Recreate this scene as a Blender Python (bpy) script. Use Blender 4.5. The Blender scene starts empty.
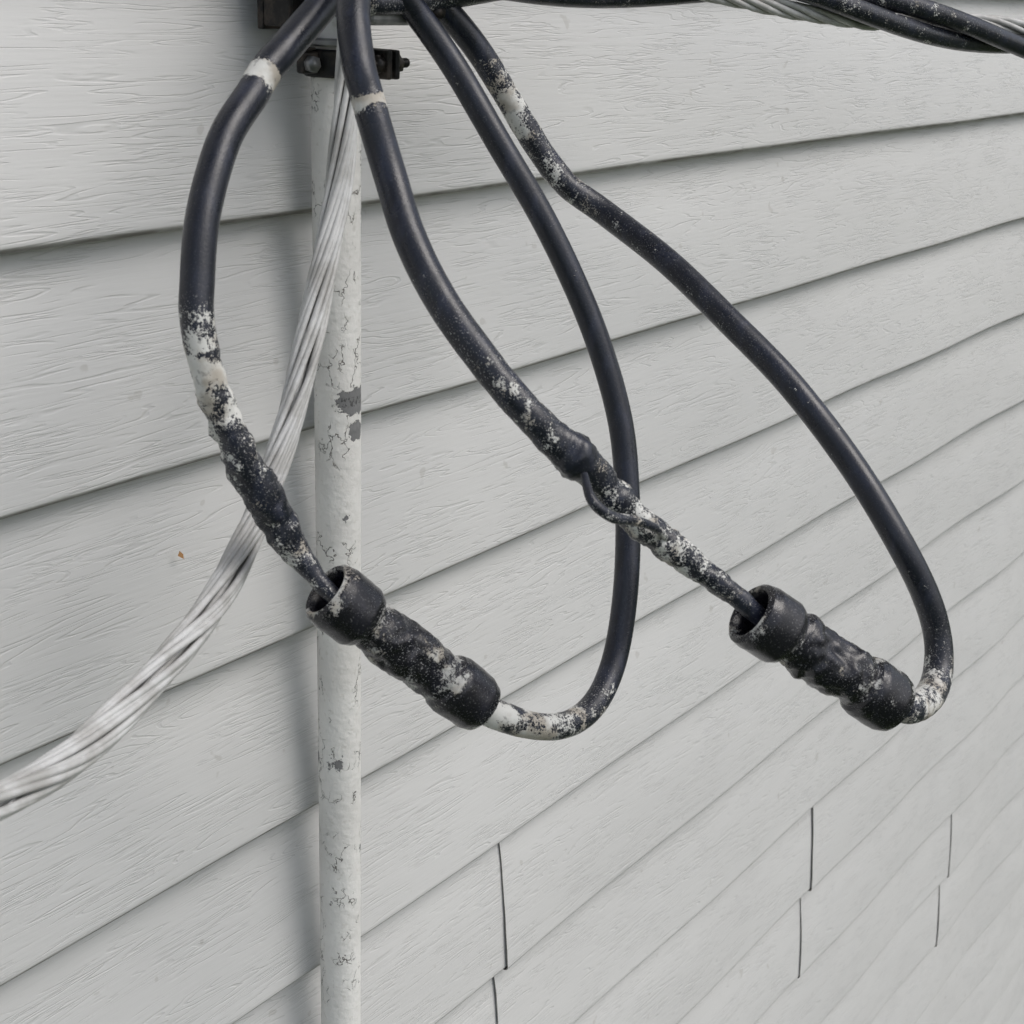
import bpy, math, random
from mathutils import Vector, Matrix, noise
random.seed(4)
scene=bpy.context.scene
CZ=3.2
def link(ob,parent=None):
    scene.collection.objects.link(ob)
    if parent: ob.parent=parent
    return ob
# ---------- camera (0.57 m off the wall, pitched down ~20 deg, looking along the wall)
X=Vector((0.6117,0.2550,-0.7489)).normalized(); Z=Vector((0.0376,0.9362,0.3495)); Z=(Z-X*Z.dot(X)).normalized(); Y=Z.cross(X)
cd=bpy.data.cameras.new("camera"); cam=link(bpy.data.objects.new("camera",cd))
cam.matrix_world=Matrix.Translation(Vector((0,-.574,CZ)))@Matrix((X,Y,Z)).to_4x4()
cd.sensor_width=36; cd.lens=50.27; cd.clip_start=0.01; cd.clip_end=2000
cd.dof.use_dof=True; cd.dof.focus_distance=.88; cd.dof.aperture_fstop=28
scene.camera=cam
# ---------- helpers
def empty(name): return link(bpy.data.objects.new(name,None))
def meshobj(name,verts,faces,mat,parent=None,smooth=True,attr=None):
    me=bpy.data.meshes.new(name); me.from_pydata([tuple(v) for v in verts],[],faces); me.update()
    if attr is not None:
        a=me.attributes.new("paint",'FLOAT','POINT'); a.data.foreach_set("value",attr)
    if smooth: me.polygons.foreach_set("use_smooth",[True]*len(me.polygons))
    me.materials.append(mat)
    return link(bpy.data.objects.new(name,me),parent)
class N:
    def __init__(s,name):
        s.m=bpy.data.materials.new(name); s.m.use_nodes=True; s.t=s.m.node_tree; s.b=s.t.nodes["Principled BSDF"]
        s.co=s.t.nodes.new("ShaderNodeTexCoord").outputs["Object"]
    def set(s,sock,v):
        if isinstance(v,bpy.types.NodeSocket): s.t.links.new(v,sock)
        elif isinstance(v,(tuple,list)) and len(v)==3 and sock.type=='RGBA': sock.default_value=(*v,1)
        else: sock.default_value=v
    def math(s,op,a,b=0.0,c=0.0,clamp=False):
        n=s.t.nodes.new("ShaderNodeMath"); n.operation=op; n.use_clamp=clamp
        s.set(n.inputs[0],a); s.set(n.inputs[1],b); s.set(n.inputs[2],c); return n.outputs[0]
    def mapc(s,scale,loc=(0,0,0)):
        n=s.t.nodes.new("ShaderNodeMapping"); n.inputs["Scale"].default_value=scale; n.inputs["Location"].default_value=loc
        s.t.links.new(s.co,n.inputs[0]); return n.outputs[0]
    def noise(s,scale,detail=3,rough=.5,vec=None,dist=0):
        n=s.t.nodes.new("ShaderNodeTexNoise"); s.t.links.new(vec or s.co,n.inputs["Vector"])
        n.inputs["Scale"].default_value=scale; n.inputs["Detail"].default_value=detail; n.inputs["Roughness"].default_value=rough; n.inputs["Distortion"].default_value=dist
        return n.outputs["Fac"]
    def vor(s,scale,vec=None,feature='DISTANCE_TO_EDGE'):
        n=s.t.nodes.new("ShaderNodeTexVoronoi"); n.feature=feature; n.inputs["Scale"].default_value=scale
        s.t.links.new(vec or s.co,n.inputs["Vector"]); return n.outputs["Distance"]
    def ss(s,v,a,b,lo=0.0,hi=1.0):
        n=s.t.nodes.new("ShaderNodeMapRange"); n.interpolation_type='SMOOTHSTEP'
        s.set(n.inputs[0],v); n.inputs[1].default_value=a; n.inputs[2].default_value=b; n.inputs[3].default_value=lo; n.inputs[4].default_value=hi
        return n.outputs[0]
    def mix(s,f,a,b):
        n=s.t.nodes.new("ShaderNodeMix"); n.data_type='RGBA'; s.set(n.inputs["Factor"],f); s.set(n.inputs[6],a); s.set(n.inputs[7],b); return n.outputs[2]
    def attr(s,name):
        n=s.t.nodes.new("ShaderNodeAttribute"); n.attribute_name=name; return n.outputs["Fac"]
    def bump(s,h,dist,strength=1.0):
        n=s.t.nodes.new("ShaderNodeBump"); n.inputs["Strength"].default_value=strength; n.inputs["Distance"].default_value=dist
        s.set(n.inputs["Height"],h); s.t.links.new(n.outputs[0],s.b.inputs["Normal"])
    def P(s,color,rough=.5,metal=0.0,spec=.5):
        s.set(s.b.inputs["Base Color"],color); s.set(s.b.inputs["Roughness"],rough); s.set(s.b.inputs["Metallic"],metal); s.set(s.b.inputs["Specular IOR Level"],spec)
# ---------- materials
n=N("vinyl_siding"); v=n.mapc((2.6,1,34)); a=n.noise(1.5,2.5,.5,v,dist=.15)
rings=n.math('SINE',n.math('MULTIPLY',a,120.0)); r1=n.ss(rings,.66,1.0)
mask=n.ss(n.noise(1.0,3,.6,n.mapc((14,1,60),(3,2,1))),.45,.58)
grain=n.math('MULTIPLY',r1,mask)
a2=n.noise(1.0,3,.55,n.mapc((9,1,190),(7,0,2)),dist=.2); g2=n.ss(n.math('ABSOLUTE',n.math('SUBTRACT',a2,.5)),.0,.03,1,0)
m2=n.ss(n.noise(1.0,2,.5,n.mapc((16,1,30),(9,2,4))),.43,.60)
grain=n.math('MAXIMUM',grain,n.math('MULTIPLY',g2,m2))
fine=n.noise(1.0,4,.6,n.mapc((25,40,420)))
h=n.math('ADD',n.math('MULTIPLY',grain,-1.0),n.math('MULTIPLY',fine,.7))
dirt=n.noise(2.2,4,.6,n.mapc((1,1,2.5)))
col=n.mix(n.ss(dirt,.3,.7),(.622,.620,.611),(.668,.666,.657))
col=n.mix(n.math('MULTIPLY',grain,.15),col,(.38,.38,.37))
col=n.mix(n.ss(n.noise(60,2),.72,.76,0,.25),col,(.3,.28,.24))
edge_shade=n.ss(n.attr("paint"),.2,1.0); edge_shade=n.math('MULTIPLY',edge_shade,n.ss(n.noise(1,3,.6,n.mapc((30,30,30))),.25,.6,.45,.95))  # shadow line under laps and at seam ends painted into the colour, noise-mottled
col=n.mix(edge_shade,col,(.13,.12,.10))
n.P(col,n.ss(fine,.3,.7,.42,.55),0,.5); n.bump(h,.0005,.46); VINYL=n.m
n=N("siding_backing"); n.P(n.mix(n.noise(8),(.10,.10,.10),(.14,.14,.13)),.9); BACK=n.m
def cable(name,base=(.011,.013,.021),white=(.64,.64,.61),tan=(.42,.385,.33),ro=.29,cs=120,fw=.45):
    n=N(name); p=n.attr("paint")
    co=n.noise(cs,3,.6); fi=n.noise(850,3,.7)
    mx=n.math('ADD',n.math('MULTIPLY',co,1-fw),n.math('MULTIPLY',fi,fw))
    t=n.math('SUBTRACT',n.math('ADD',mx,p),1.0)
    m=n.ss(t,-.02,.035)
    dust=n.math('MULTIPLY',n.ss(n.noise(1300,2,.5),.60,.70),n.ss(p,.33,.45,.06,.75))
    sc=n.ss(n.noise(1.0,3,.6,n.mapc((120,120,30))),.45,.75)
    b=n.mix(sc,base,(base[0]*2.0,base[1]*2.0,base[2]*2.1))
    b=n.mix(dust,b,(.4,.4,.4))
    w=n.mix(n.ss(n.noise(70,3),.45,.65),white,tan)
    w=n.mix(n.ss(n.noise(330,3),.58,.7,0,.5),w,(.16,.155,.15))
    n.P(n.mix(m,b,w),n.math('ADD',n.math('MULTIPLY',m,.3),n.ss(n.noise(55,3),.3,.7,ro-.06,ro+.12)),0,.5)
    n.bump(n.math('ADD',n.math('MULTIPLY',m,.8),n.math('MULTIPLY',fi,.4)),.0006,.6); return n.m
RUBBER=cable("weathered_black_rubber"); TAPE=cable("black_tape_painted",base=(.008,.008,.012),white=(.48,.48,.46),ro=.20,cs=75,fw=.30)
n=N("weathered_aluminum"); a=n.noise(400,3); b=n.noise(45,4,.6)
n.P(n.mix(n.ss(b,.35,.65),(.58,.585,.58),(.40,.395,.38)),n.ss(a,.3,.7,.5,.7),.12,.4); n.bump(a,.0004,.6); ALU=n.m
n=N("painted_pvc_conduit")
sep=n.t.nodes.new("ShaderNodeSeparateXYZ"); n.t.links.new(n.co,sep.inputs[0]); sx,sy,sz=sep.outputs
PXc=.5675
def pipemat(patches):
    wob=n.math('MULTIPLY',n.math('SUBTRACT',n.noise(240,4,.7),.5),.010)
    tot=None
    for (x,z,rx,rz) in patches:
        dx=n.math('DIVIDE',n.math('SUBTRACT',sx,x),rx); dz=n.math('DIVIDE',n.math('SUBTRACT',sz,z),rz)
        dx=n.math('POWER',n.math('ABSOLUTE',dx),3.0); dz=n.math('POWER',n.math('ABSOLUTE',dz),3.0)
        d=n.math('POWER',n.math('ADD',dx,dz),.3333)
        d=n.math('ADD',d,n.math('DIVIDE',wob,min(rx,rz)))
        m=n.ss(d,.96,1.04,1,0); tot=m if tot is None else n.math('MAXIMUM',tot,m)
    lx=n.math('MULTIPLY',n.ss(n.noise(1,2,.5,n.mapc((900,900,520))),.52,.56),n.ss(n.math('ABSOLUTE',n.math('SUBTRACT',sz,2.9724)),.0026,.003,1,0))
    chips=n.ss(n.noise(130,5,.62),.71,.72); tot=n.math('MAXIMUM',tot,chips)
    wv=n.t.nodes.new("ShaderNodeVectorMath"); wv.operation='ADD'; n.t.links.new(n.mapc((95,95,48)),wv.inputs[0])
    nz=n.t.nodes.new("ShaderNodeTexNoise"); n.t.links.new(n.mapc((200,200,200)),nz.inputs["Vector"]); nz.inputs["Scale"].default_value=1
    n.t.links.new(nz.outputs["Color"],wv.inputs[1])
    cr=n.math('MULTIPLY',n.ss(n.vor(1.0,wv.outputs[0]),.010,.03,1,0),n.ss(n.noise(45,3),.51,.58))
    c=n.mix(n.ss(n.noise(25,4),.3,.7),(.77,.755,.725),(.86,.85,.82))
    c=n.mix(n.ss(n.noise(260,3),.60,.7,0,.28),c,(.5,.48,.42))
    c=n.mix(n.math('MULTIPLY',cr,.85),c,(.11,.10,.09))
    g=n.mix(n.noise(150),(.16,.16,.165),(.26,.26,.26)); g=n.mix(n.math('MULTIPLY',lx,.8),g,(.05,.05,.05))
    c=n.mix(tot,c,g)
    n.P(c,.5,0,.4)
    hh=n.math('ADD',n.math('MULTIPLY',n.math('MAXIMUM',tot,cr),-1.0),n.math('MULTIPLY',n.noise(230,4),1.1))
    n.bump(hh,.0008,.8)
pipemat([(PXc+.003,2.9724,.0130,.0078),(PXc+.002,2.9541,.0058,.0055),(PXc+.010,3.0661,.0022,.011),(PXc-.006,2.902,.0015,.002),(PXc-.010,2.7398,.002,.004),(PXc+.008,2.6724,.0018,.003)])
PIPE=n.m
n=N("dark_cast_metal"); a=n.noise(90,4,.6); n.P(n.mix(n.ss(a,.42,.62),(.014,.014,.014),(.06,.048,.04)),.45,.4); n.bump(n.noise(350,4),.0005,.7); DARK=n.m
n=N("galvanized_metal"); n.P(n.mix(n.vor(140,None,'F1'),(.18,.185,.19),(.36,.36,.36)),.45,.6); GALV=n.m
n=N("grass_lawn"); n.P(n.mix(n.noise(4,6,.7),(.035,.06,.018),(.09,.12,.04)),.9); n.bump(n.noise(60,4),.05,1); GRASS=n.m
n=N("concrete"); n.P(n.mix(n.noise(12,5),(.25,.24,.23),(.36,.35,.34)),.85); CONC=n.m
n=N("roof_shingle"); n.P(n.mix(n.noise(30,4),(.05,.05,.05),(.11,.105,.10)),.9); ROOF=n.m
n=N("white_trim"); n.P(n.mix(n.noise(8),(.68,.68,.66),(.74,.74,.72)),.5); TRIM=n.m
n=N("dry_leaf"); n.P(n.mix(n.noise(400),(.40,.20,.08),(.5,.28,.12)),.8); LEAF=n.m
# ---------- house
house=empty("vinyl_sided_house")
EXP=.127; Z0=CZ-.126; DEP=.0145
X0,X1=-2.2,9.0
verts=[];faces=[];att=[]
PROF=[(.0130,.0040,1),(.0100,.0008,1),(.0062,0,1),(.0034,.0004,1),(.0016,.0013,1),(.0005,.0026,.75),(0,.0042,.15),(.0002,.0065,0)]  # inset, height, strength of the shade painted on the butt edge
for k in range(1,9):
    t=k/8; PROF.append((DEP*t-.0030*math.sin(math.pi*t)*(1-t)+.0006*math.sin(2*math.pi*t), .0065+(EXP+.005-.0065)*t,0))
def strip(course,xa,xb,off,cap):
    zb=Z0-EXP*course
    nx=max(2,int((xb-xa)/.03)); base=len(verts); m=len(PROF)
    for i in range(nx+1):
        x=xa+(xb-xa)*i/nx
        far=min(1,max(0,(x-.9)/1.2))
        w=.0018*noise.noise(Vector((x*2.1,course//2*1.7,0)))+(.0008+.0018*far)*math.sin(x*2*math.pi/.406+1.1*noise.noise(Vector((x,course*.3,5))))
        dz=.0012*noise.noise(Vector((x*1.3,course*3.1,9)))
        lift=0
        if cap: lift=max(0,1-(x-xa)/.12)**2
        for (y,z,g) in PROF:
            lf=lift*(.0004+.0013*max(0,noise.noise(Vector((xa*9,course*1.7,z*14)))+.25))
            xj=.0016*noise.noise(Vector((xa*5,course*.9,z*26)))*(1 if (cap and i==0) else 0)
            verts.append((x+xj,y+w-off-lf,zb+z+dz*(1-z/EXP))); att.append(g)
    for i in range(nx):
        for j in range(m-1):
            a=base+i*m+j; faces.append((a,a+1,a+m+1,a+m))
    if cap:
        b2=len(verts)
        for j in range(m):
            x,y,z=verts[base+j]; verts.append((x,y,z)); verts.append((x+.0002,y+.0012,z)); att.extend((.85,.95))  # seam end darkened with the same painted shade
        for j in range(m-1):
            a=b2+2*j; faces.append((a,a+1,a+3,a+2))
seams={2:.777,3:1.39,4:1.91,5:3.3,6:2.6,7:4.1,0:5.2,1:6.0,-1:4.4}
for c in range(-14,23):
    pair=(c-1)//2
    s=seams.get(pair, 3.4+ (pair*37%11)*.31)
    strip(c,X0,s+.03,0,False); strip(c,s,X1,.0012,True)
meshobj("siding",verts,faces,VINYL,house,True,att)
def box(name,a,b,mat,parent,bev=0):
    x0,y0,z0=a;x1,y1,z1=b
    v=[(x0,y0,z0),(x1,y0,z0),(x1,y1,z0),(x0,y1,z0),(x0,y0,z1),(x1,y0,z1),(x1,y1,z1),(x0,y1,z1)]
    f=[(0,3,2,1),(4,5,6,7),(0,1,5,4),(1,2,6,5),(2,3,7,6),(3,0,4,7)]
    o=meshobj(name,v,f,mat,parent,False)
    if bev:
        m=o.modifiers.new("b",'BEVEL'); m.width=bev; m.segments=3
    return o
box("wall_core",(X0,.024,.28),(X1,6,4.85),BACK,house)
box("foundation",(X0,.005,-.1),(X1,6,.279),CONC,house)
box("corner_trim_a",(X0-.03,-.006,.28),(X0+.05,.023,4.85),TRIM,house,.003)
box("corner_trim_b",(X1-.05,-.006,.28),(X1+.03,.023,4.85),TRIM,house,.003)
box("soffit",(X0-.3,-.30,4.86),(X1+.3,6.3,4.92),TRIM,house)
meshobj("roof",[(X0-.3,-.35,4.925),(X1+.3,-.35,4.925),(X1+.3,3,6.4),(X0-.3,3,6.4),(X0-.3,6.35,4.925),(X1+.3,6.35,4.925)],[(0,1,2,3),(3,2,5,4),(0,3,4),(1,5,2)],ROOF,house,False)
meshobj("ground",[(-400,-400,0),(400,-400,0),(400,400,0),(-400,400,0)],[(0,1,2,3)],GRASS,None,False)
# ---------- tubes
def crom(pts,per=14):
    pts=[tuple(p) for p in pts]; P=[tuple(2*a-b for a,b in zip(pts[0],pts[1]))]+pts+[tuple(2*a-b for a,b in zip(pts[-1],pts[-2]))]
    out=[]
    for i in range(1,len(P)-2):
        for k in range(per):
            t=k/per; out.append(tuple(.5*((2*b)+(-a+c)*t+(2*a-5*b+4*c-d)*t*t+(-a+3*b-3*c+d)*t**3) for a,b,c,d in zip(P[i-1],P[i],P[i+1],P[i+2])))
    out.append(P[-2]); return out
def frames(ps):
    T=[(ps[min(i+1,len(ps)-1)]-ps[max(i-1,0)]).normalized() for i in range(len(ps))]
    u=T[0].orthogonal().normalized(); R=[]
    for t in T:
        u=(u-t*u.dot(t)).normalized(); R.append((t,u,t.cross(u)))
    return R
def tube(name,samples,mat,parent,seg=24,seed=0):
    ps=[Vector(s[:3]) for s in samples]; fr=frames(ps); vs=[];fs=[];at=[]
    for i,(s,(t,u,w)) in enumerate(zip(samples,fr)):
        for k in range(seg):
            a=2*math.pi*k/seg; dirv=u*math.cos(a)+w*math.sin(a); r=s[3]
            lm=s[5] if len(s)>5 else 0
            q=ps[i]+dirv*r
            if lm>0: r+=lm*(noise.noise(q*110+Vector((seed,0,0)))*.9+noise.noise(q*380)*.45)
            pt=s[4] if len(s)>4 else .3
            if pt>.55: pt+=.25*noise.noise(q*90+Vector((0,seed,1)))
            vs.append(ps[i]+dirv*r); at.append(max(0,min(1,pt)))
    for i in range(len(ps)-1):
        for k in range(seg):
            k2=(k+1)%seg; fs.append((i*seg+k,i*seg+k2,(i+1)*seg+k2,(i+1)*seg+k))
    fs.append(tuple(range(seg))[::-1]); fs.append(tuple((len(ps)-1)*seg+k for k in range(seg)))
    return meshobj(name,vs,fs,mat,parent,True,at)
# control points: x, distance off wall, z above 3 m (all in 0.1 mm), radius mm, paint, lumpiness mm
def C(rows,r0):
    return [(x*1e-4,-d*1e-4,3+z*1e-4,(r or r0)*1e-3,p,l*1e-3) for (x,d,z,r,p,l) in rows]
A1=C([(5823,400,2577,0,.3,0),(5461,650,2147,0,.3,0),(5007,800,1883,0,.32,0),(4682,870,1684,0,.32,0),(4560,880,1600,0,.34,0),(4519,883,1563,0,.76,0),(4483,886,1527,0,.76,0),(4434,900,1484,0,.34,0),(4222,950,1307,0,.31,0),(4023,1030,1020,0,.31,0),(3917,1100,749,0,.34,0),(3884,1130,618,0,.46,.3),(3884,1170,436,0,.57,.9),(3916,1200,270,0,.54,2.0),(3972,1230,85,7.8,.46,2.6),(4052,1280,-129,8.2,.41,2.8),(4138,1310,-310,8.0,.42,2.6),(4210,1360,-472,6.2,.47,1.5),(4248,1460,-593,4.5,.42,.8),(4266,1580,-677,4,.4,0)],7.3)
A2=C([(4868,1870,-1306,7.2,.5,0),(4968,1950,-1395,7.6,.56,.4),(5156,2030,-1505,0,.54,.3),(5364,2070,-1582,0,.51,0),(5590,2070,-1604,0,.45,0),(5797,2050,-1527,0,.40,0),(5969,2010,-1329,0,.33,0),(6097,1950,-975,0,.30,0),(6231,1830,-580,0,.30,0),(6304,1700,-199,0,.31,0),(6288,1500,267,0,.33,0),(6189,1250,765,0,.34,0),(6070,980,1202,0,.35,0),(5988,750,1551,0,.35,0),(5862,600,1805,0,.33,0),(5665,550,1991,0,.3,0),(5396,500,2142,0,.3,0)],6.9)
B1=C([(5823,500,2621,0,.3,0),(5247,850,2184,0,.3,0),(4864,1100,1884,0,.30,0),(4731,1250,1643,0,.32,0),(4720,1308,1514,0,.33,0),(4717,1332,1462,0,.80,0),(4714,1356,1409,0,.36,0),(4711,1460,1178,0,.31,0),(4655,1630,933,0,.32,0),(4646,1820,694,0,.38,0),(4673,2050,459,0,.42,.3),(4745,2220,266,0,.44,.6),(4838,2320,132,7.8,.43,1),(4903,2380,57,9.8,.34,2.4),(4975,2420,-15,8,.42,1),(5072,2480,-138,7.2,.46,2.2),(5190,2620,-307,6.8,.49,2.2),(5348,2750,-474,6.6,.49,1.8),(5434,2880,-583,5.6,.45,1.2),(5485,2980,-660,4.8,.40,.8),(5577,3100,-786,4.2,.4,0)],7.4)
B2=C([(6094,3500,-1215,7.5,.5,0),(6190,3560,-1275,7.8,.5,.4),(6432,3560,-1327,7.8,.52,.4),(6665,3520,-1306,7.7,.48,0),(6768,3460,-1145,0,.40,0),(6745,3370,-914,0,.36,0),(6674,3200,-617,0,.34,0),(6708,2880,-289,0,.33,0),(6694,2500,58,0,.36,0),(6717,2100,318,0,.38,0),(6777,1650,568,0,.38,0),(6829,1180,773,0,.41,0),(6715,980,922,0,.46,.4),(6610,850,1115,0,.45,.4),(6474,730,1381,0,.53,.4),(6323,630,1629,0,.37,0),(6135,550,1829,0,.32,0),(5871,500,1995,0,.3,0),(5517,450,2123,0,.3,0)],7.2)
LS=C([(4781,2520,38,1.6,.3,0),(4703,2620,-34,2.3,.38,0),(4773,2680,-113,2.5,.42,0),(4935,2700,-171,2.3,.46,0),(5108,2710,-259,1.8,.45,0),(5334,2680,-430,1.2,.4,0)],2)
def V(x,d,z): return Vector((x*1e-4,-d*1e-4,3+z*1e-4))
def lathe(name,p0,p1,prof,mat,parent,seg=72,seed=0):
    ax=(p1-p0); L=ax.length; ax.normalize(); u=ax.orthogonal().normalized(); w=ax.cross(u)
    S=[]
    for i in range(len(prof)-1):
        n_=10
        for k in range(n_):
            t=k/n_; S.append(tuple(a+(b-a)*t for a,b in zip(prof[i],prof[i+1])))
    S.append(prof[-1]); vs=[];fs=[];at=[]
    for (s,r,lm,pt) in S:
        c=p0+ax*s*L
        for k in range(seg):
            a=2*math.pi*k/seg; dv=u*math.cos(a)+w*math.sin(a); q=c+dv*r
            ridge=abs(math.sin(a*.5+s*6+1.8*noise.noise(q*45+Vector((0,seed,0)))))
            flap=max(0,noise.noise(q*42+Vector((3,seed,7))))*1.6
            rr=r+lm*(noise.noise(q*60+Vector((seed,0,0)))*1.0+noise.noise(q*170)*.4+.15*noise.noise(q*500)+.55*(ridge-.6)+flap*.6)
            sh=ax*(lm*.8*noise.noise(q*70+Vector((9,seed,0))))
            vs.append(c+dv*max(rr,.0002)+sh); at.append(pt)
    for i in range(len(S)-1):
        for k in range(seg):
            k2=(k+1)%seg; fs.append((i*seg+k,i*seg+k2,(i+1)*seg+k2,(i+1)*seg+k))
    fs.append(tuple((len(S)-1)*seg+k for k in range(seg)))
    fs.append(tuple(k for k in range(seg))[::-1])
    return meshobj(name,vs,fs,mat,parent,True,at)
def connprof(k=1.0,pt=.43,lm=.0026):
    m=.001*k
    return [(.16,5*m,0,.3),(.14,9*m,0,.3),(.02,10.5*m,.0002,.35),(-.01,11.5*m,.0003,.46),(-.018,13*m,.0003,.48),(0,14.8*m,.0004,.42),(.05,15.8*m,.0004,.37),(.19,15.6*m,.0005,.37),(.225,14*m,.0006,.47),(.25,11.6*m,.001,.49),
     (.30,12.4*m,lm*.7,pt),(.42,13.0*m,lm,pt),(.56,12.0*m,lm,pt+.02),(.68,11.8*m,lm*.8,pt+.02),(.73,12.2*m,.0012,.47),(.75,14.0*m,.0007,.46),(.79,15.0*m,.0005,.38),(.94,14.6*m,.0005,.37),(.985,13.2*m,.0004,.47),(1.0,11*m,.0003,.43),(1.0,5*m,0,.4)]
ca=empty("spliced_black_cable")
tube("house_side_lead",crom(A1),RUBBER,ca,seed=1); tube("drop_side_lead",crom(A2),RUBBER,ca,seed=2)
lathe("splice_connector",V(4271,1500,-648),V(4896,1930,-1340),connprof(1.0,.445,.0028),TAPE,ca,seed=3)
cb=empty("spliced_black_cable.001")
tube("house_side_lead",crom(B1),RUBBER,cb,seed=5); tube("drop_side_lead",crom(B2),RUBBER,cb,seed=6)
lathe("splice_connector",V(5525,3000,-713),V(6077,3540,-1226),connprof(1.05,.38,.0044),TAPE,cb,seed=8)
tube("loose_strand",crom(LS),RUBBER,cb,seg=12)
# ---------- stranded wires
def strands(name,ctrl,nst,rs,rb,pitch,mat,parent=None,irr=.25,smooth=True):
    S=crom(ctrl,16) if smooth else ctrl
    ps=[Vector(s[:3]) for s in S]; fr=frames(ps)
    L=[0]
    for i in range(1,len(ps)): L.append(L[-1]+(ps[i]-ps[i-1]).length)
    allv=[];allf=[]
    for j in range(nst+1):
        seg=10; base=len(allv)
        ph=2*math.pi*j/nst
        for i,(t,u,w) in enumerate(fr):
            sc=S[i][3]
            a=ph+2*math.pi*L[i]/pitch+irr*noise.noise(Vector((L[i]*6,j*3.3,0)))
            rr=rb*sc*(1+.34*noise.noise(Vector((L[i]*9,j*7.1,2)))) if j<nst else 0
            c=ps[i]+(u*math.cos(a)+w*math.sin(a))*rr
            r_=rs*(1 if j<nst else 1.2*sc)
            for k in range(seg):
                b=2*math.pi*k/seg; allv.append(c+(u*math.cos(b)+w*math.sin(b))*r_)
        n_=len(ps)
        for i in range(n_-1):
            for k in range(seg):
                k2=(k+1)%seg; allf.append((base+i*seg+k,base+i*seg+k2,base+(i+1)*seg+k2,base+(i+1)*seg+k))
        allf.append(tuple(base+(n_-1)*seg+k for k in range(seg)))
    return meshobj(name,allv,allf,mat,parent)
bare=[(5479,500,2008,.85),(5443,520,1681,.85),(5382,550,1349,.9),(5291,580,964,.95),(5117,650,591,1),(4864,750,164,1),(4625,850,-149,.98),(4287,1000,-458,.96),(3869,1200,-646,.95),(3346,1450,-722,.95),(2801,1650,-783,.95),(2364,1800,-733,.9),(1974,1900,-686,.85),(1603,1900,-783,.8),(1314,1700,-1347,.8),(1244,1000,-3144,.8)]
bare=[(*V(x,d,z),s) for x,d,z,s in bare]
strands("bare_aluminum_wire",bare,13,.00160,.0056,.26,ALU,irr=.9)
# ---------- triplex drop
trip=empty("triplex_service_drop_cable")
axis=[V(5536,500,1935),V(6407,700,1978),V(7315,1000,2007),V(8254,1400,1971),V(9138,1800,1867),V(10346,2200,1734),V(11638,2500,1584)]
e=axis[-1].copy(); dv=(axis[-1]-axis[-3]).normalized()
for k in range(1,12): axis.append(e+dv*k*1.0+Vector((0,0,-.012*k+.012*k*k)))
AX=crom([tuple(a) for a in axis],20); ps=[Vector(a) for a in AX]
def resamp(ps,step):
    out=[ps[0]]; acc=0
    for a,b in zip(ps,ps[1:]):
        L=(b-a).length; pos=step-acc
        while pos<=L: out.append(a.lerp(b,pos/L)); pos+=step
        acc=L-(pos-step)
    return out
ps=resamp(ps,.012); fr=frames(ps)
for j,(nm,ph) in enumerate((("insulated_conductor_a",1.2),("insulated_conductor_b",3.3),("bare_neutral",5.4))):
    pts=[]
    for i,(p,(t,u,w)) in enumerate(zip(ps,fr)):
        a=ph+2*math.pi*i*.012/.40+.3*math.sin(i*.05+j); q=p+(u*math.cos(a)+w*math.sin(a))*.0082
        pts.append((q.x,q.y,q.z,.0063 if j<2 else 1.0,.38+.12*noise.noise(q*6),0))
    if j<2: tube(nm,pts,RUBBER,trip,seg=16)
    else: strands(nm,[p[:4] for p in pts],6,.0019,.0038,.14,ALU,trip,smooth=False)
# ---------- conduit
pc=Vector((PXc,-.0195,0))
tubep=[]
zz=.3
while zz<CZ+.03:
    tubep.append((pc.x+.0006*noise.noise(Vector((zz*3,0,0))),pc.y,zz,.0133)); zz+=.02
cond=empty("electrical_conduit")
tube("pipe",tubep,PIPE,cond,seg=48)
def ring(name,c,r0,r1,h,mat,parent,seg=48):
    pr=[(r0,-h/2),(r1-.001,-h/2),(r1,-h/2+.001),(r1,h/2-.001),(r1-.001,h/2),(r0,h/2)]
    vs=[];fs=[]
    for k in range(seg):
        a=2*math.pi*k/seg
        for r,z in pr: vs.append((c[0]+r*math.cos(a),c[1]+r*math.sin(a),c[2]+z))
    m=len(pr)
    for k in range(seg):
        for j in range(m):
            fs.append((k*m+j,((k+1)%seg)*m+j,((k+1)%seg)*m+(j+1)%m,k*m+(j+1)%m))
    return meshobj(name,vs,fs,mat,parent,False)
# ---------- clamp bracket + weatherhead
cl=empty("conduit_clamp_bracket")
zcl=3.155
def cyl(name,p0,p1,r,mat,parent,seg=20):
    return tube(name,[(*p0,r,.3),(*p1,r,.3)],mat,parent,seg)
def threads(name,p0,p1,r,mat,parent):
    p0=Vector(p0);p1=Vector(p1);n_=int((p1-p0).length/.0004); S=[]
    for i in range(n_+1):
        q=p0.lerp(p1,i/n_); S.append((q.x,q.y,q.z,r*(1+.12*(i%3-1)),.3))
    return tube(name,S,mat,parent,16)
ring("band",(pc.x,pc.y,zcl),.0136,.0172,.014,DARK,cl)
ring("band_lip",(pc.x,pc.y,zcl+.0105),.0136,.0188,.004,GALV,cl)
box("ear_front",(pc.x+.012,-.046,zcl-.0075),(pc.x+.0155,-.032,zcl+.0075),DARK,cl,.0012)
box("ear_back",(pc.x+.018,-.046,zcl-.0075),(pc.x+.0215,-.020,zcl+.0075),DARK,cl,.0012)
box("ear_left",(pc.x-.028,-.024,zcl-.005),(pc.x-.0165,-.018,zcl+.006),DARK,cl,.0015)
cyl("lag_screw_head",(pc.x-.024,-.0285,zcl),(pc.x-.024,-.0242,zcl),.0042,GALV,cl,6)
ring("lag_washer",(pc.x-.024,-.021,zcl+.0075),.002,.0055,.0012,DARK,cl,20)
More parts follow.
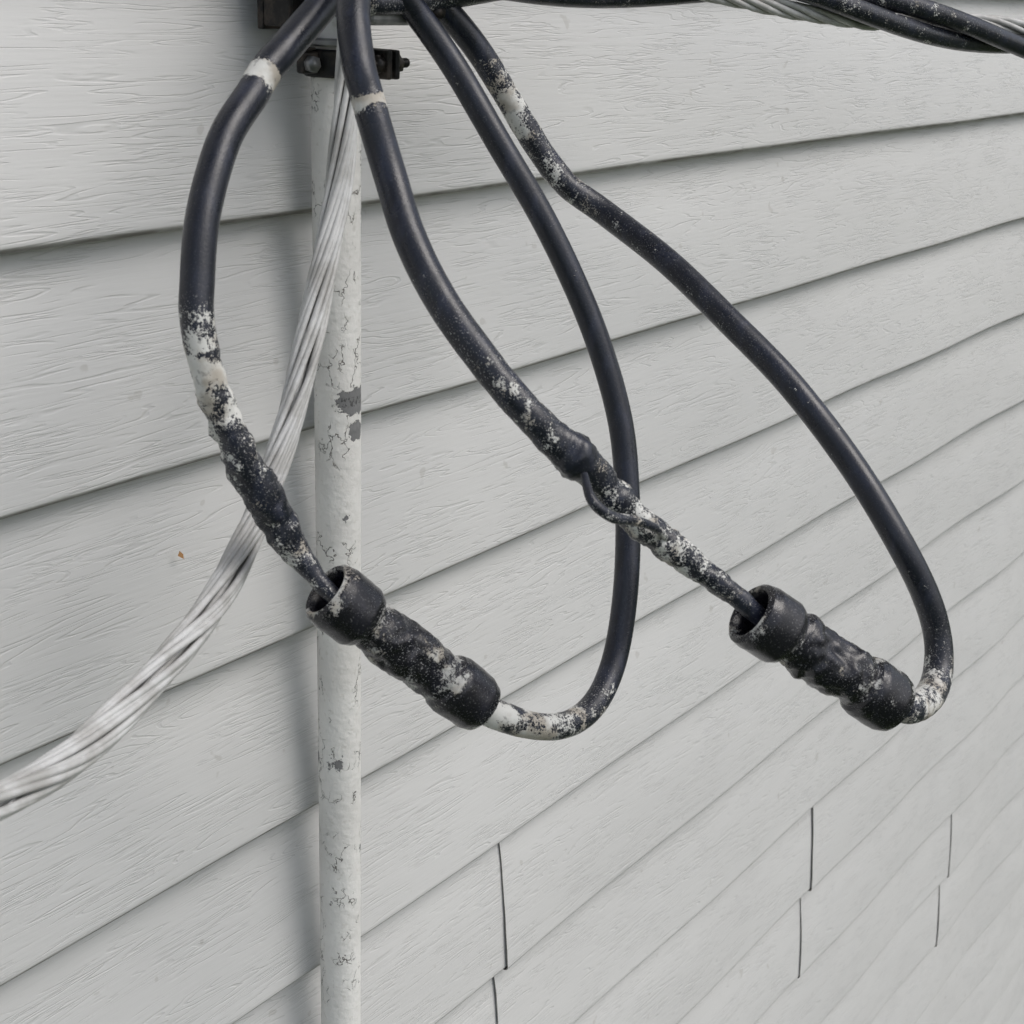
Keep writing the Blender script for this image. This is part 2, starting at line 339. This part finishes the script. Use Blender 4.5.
threads("bolt",(pc.x+.005,-.040,zcl),(pc.x+.033,-.040,zcl+.0005),.0023,DARK,cl)
cyl("nut",(pc.x+.0218,-.040,zcl),(pc.x+.0262,-.040,zcl),.0048,DARK,cl,6)
cyl("bolt_head",(pc.x+.0078,-.040,zcl),(pc.x+.0118,-.040,zcl),.005,DARK,cl,6)
box("back_plate",(pc.x-.040,-.0075,zcl+.016),(pc.x+.02,-.003,zcl+.12),DARK,cl,.001)
box("side_flange",(pc.x-.040,-.026,zcl+.018),(pc.x-.0365,-.008,zcl+.12),DARK,cl,.0008)
box("hook_bar",(pc.x-.01,-.055,zcl+.020),(pc.x+.045,-.036,zcl+.034),GALV,cl,.003)
cyl("hook_pin",(pc.x+.036,-.061,zcl+.027),(pc.x+.036,-.030,zcl+.027),.0035,DARK,cl,12)
wh=empty("weatherhead")
tube("collar",[(pc.x,pc.y,CZ+.02,.02,.3),(pc.x,pc.y,CZ+.09,.022,.3)],DARK,wh)
S=[]
for i in range(14):
    t=i/13; S.append((pc.x+.01*t,pc.y-.01-.075*t*t,CZ+.08+.08*math.sin(t*2.2),.028*(1+.35*math.sin(t*math.pi)),.3))
tube("hood",S,DARK,wh)
# ---------- speck stuck to the wall
p=Vector((.4665,.003,2.8985))
vs=[p+Vector((.0,-.0012,.003)),p+Vector((.0018,-.002,.0008)),p+Vector((.003,-.001,-.0028)),p+Vector((.0012,-.0022,-.0015)),p+Vector((-.0012,-.001,.0004))]
meshobj("leaf_fragment",vs,[(0,1,4),(1,2,3),(1,3,4)],LEAF,None,False)
# ---------- light
w=bpy.data.worlds.new("World"); scene.world=w; w.use_nodes=True; nt=w.node_tree
sky=nt.nodes.new("ShaderNodeTexSky"); sky.sky_type='NISHITA'; sky.sun_disc=False
sd=Vector((.24,-.62,.85)).normalized()
sky.sun_elevation=math.asin(sd.z); sky.sun_rotation=math.atan2(sd.x,sd.y); sky.dust_density=3; sky.air_density=1
hs=nt.nodes.new("ShaderNodeHueSaturation"); hs.inputs["Saturation"].default_value=.55
nt.links.new(sky.outputs[0],hs.inputs["Color"]); nt.links.new(hs.outputs[0],nt.nodes["Background"].inputs[0])
nt.nodes["Background"].inputs[1].default_value=.15
sl=bpy.data.lights.new("sun",'SUN'); sl.energy=1.2; sl.angle=math.radians(38); sl.color=(1,.975,.95)
so=bpy.data.objects.new("sun",sl); link(so); so.rotation_euler=sd.to_track_quat('Z','Y').to_euler()
scene.view_settings.view_transform='Standard'; scene.view_settings.look='None'; scene.view_settings.exposure=0
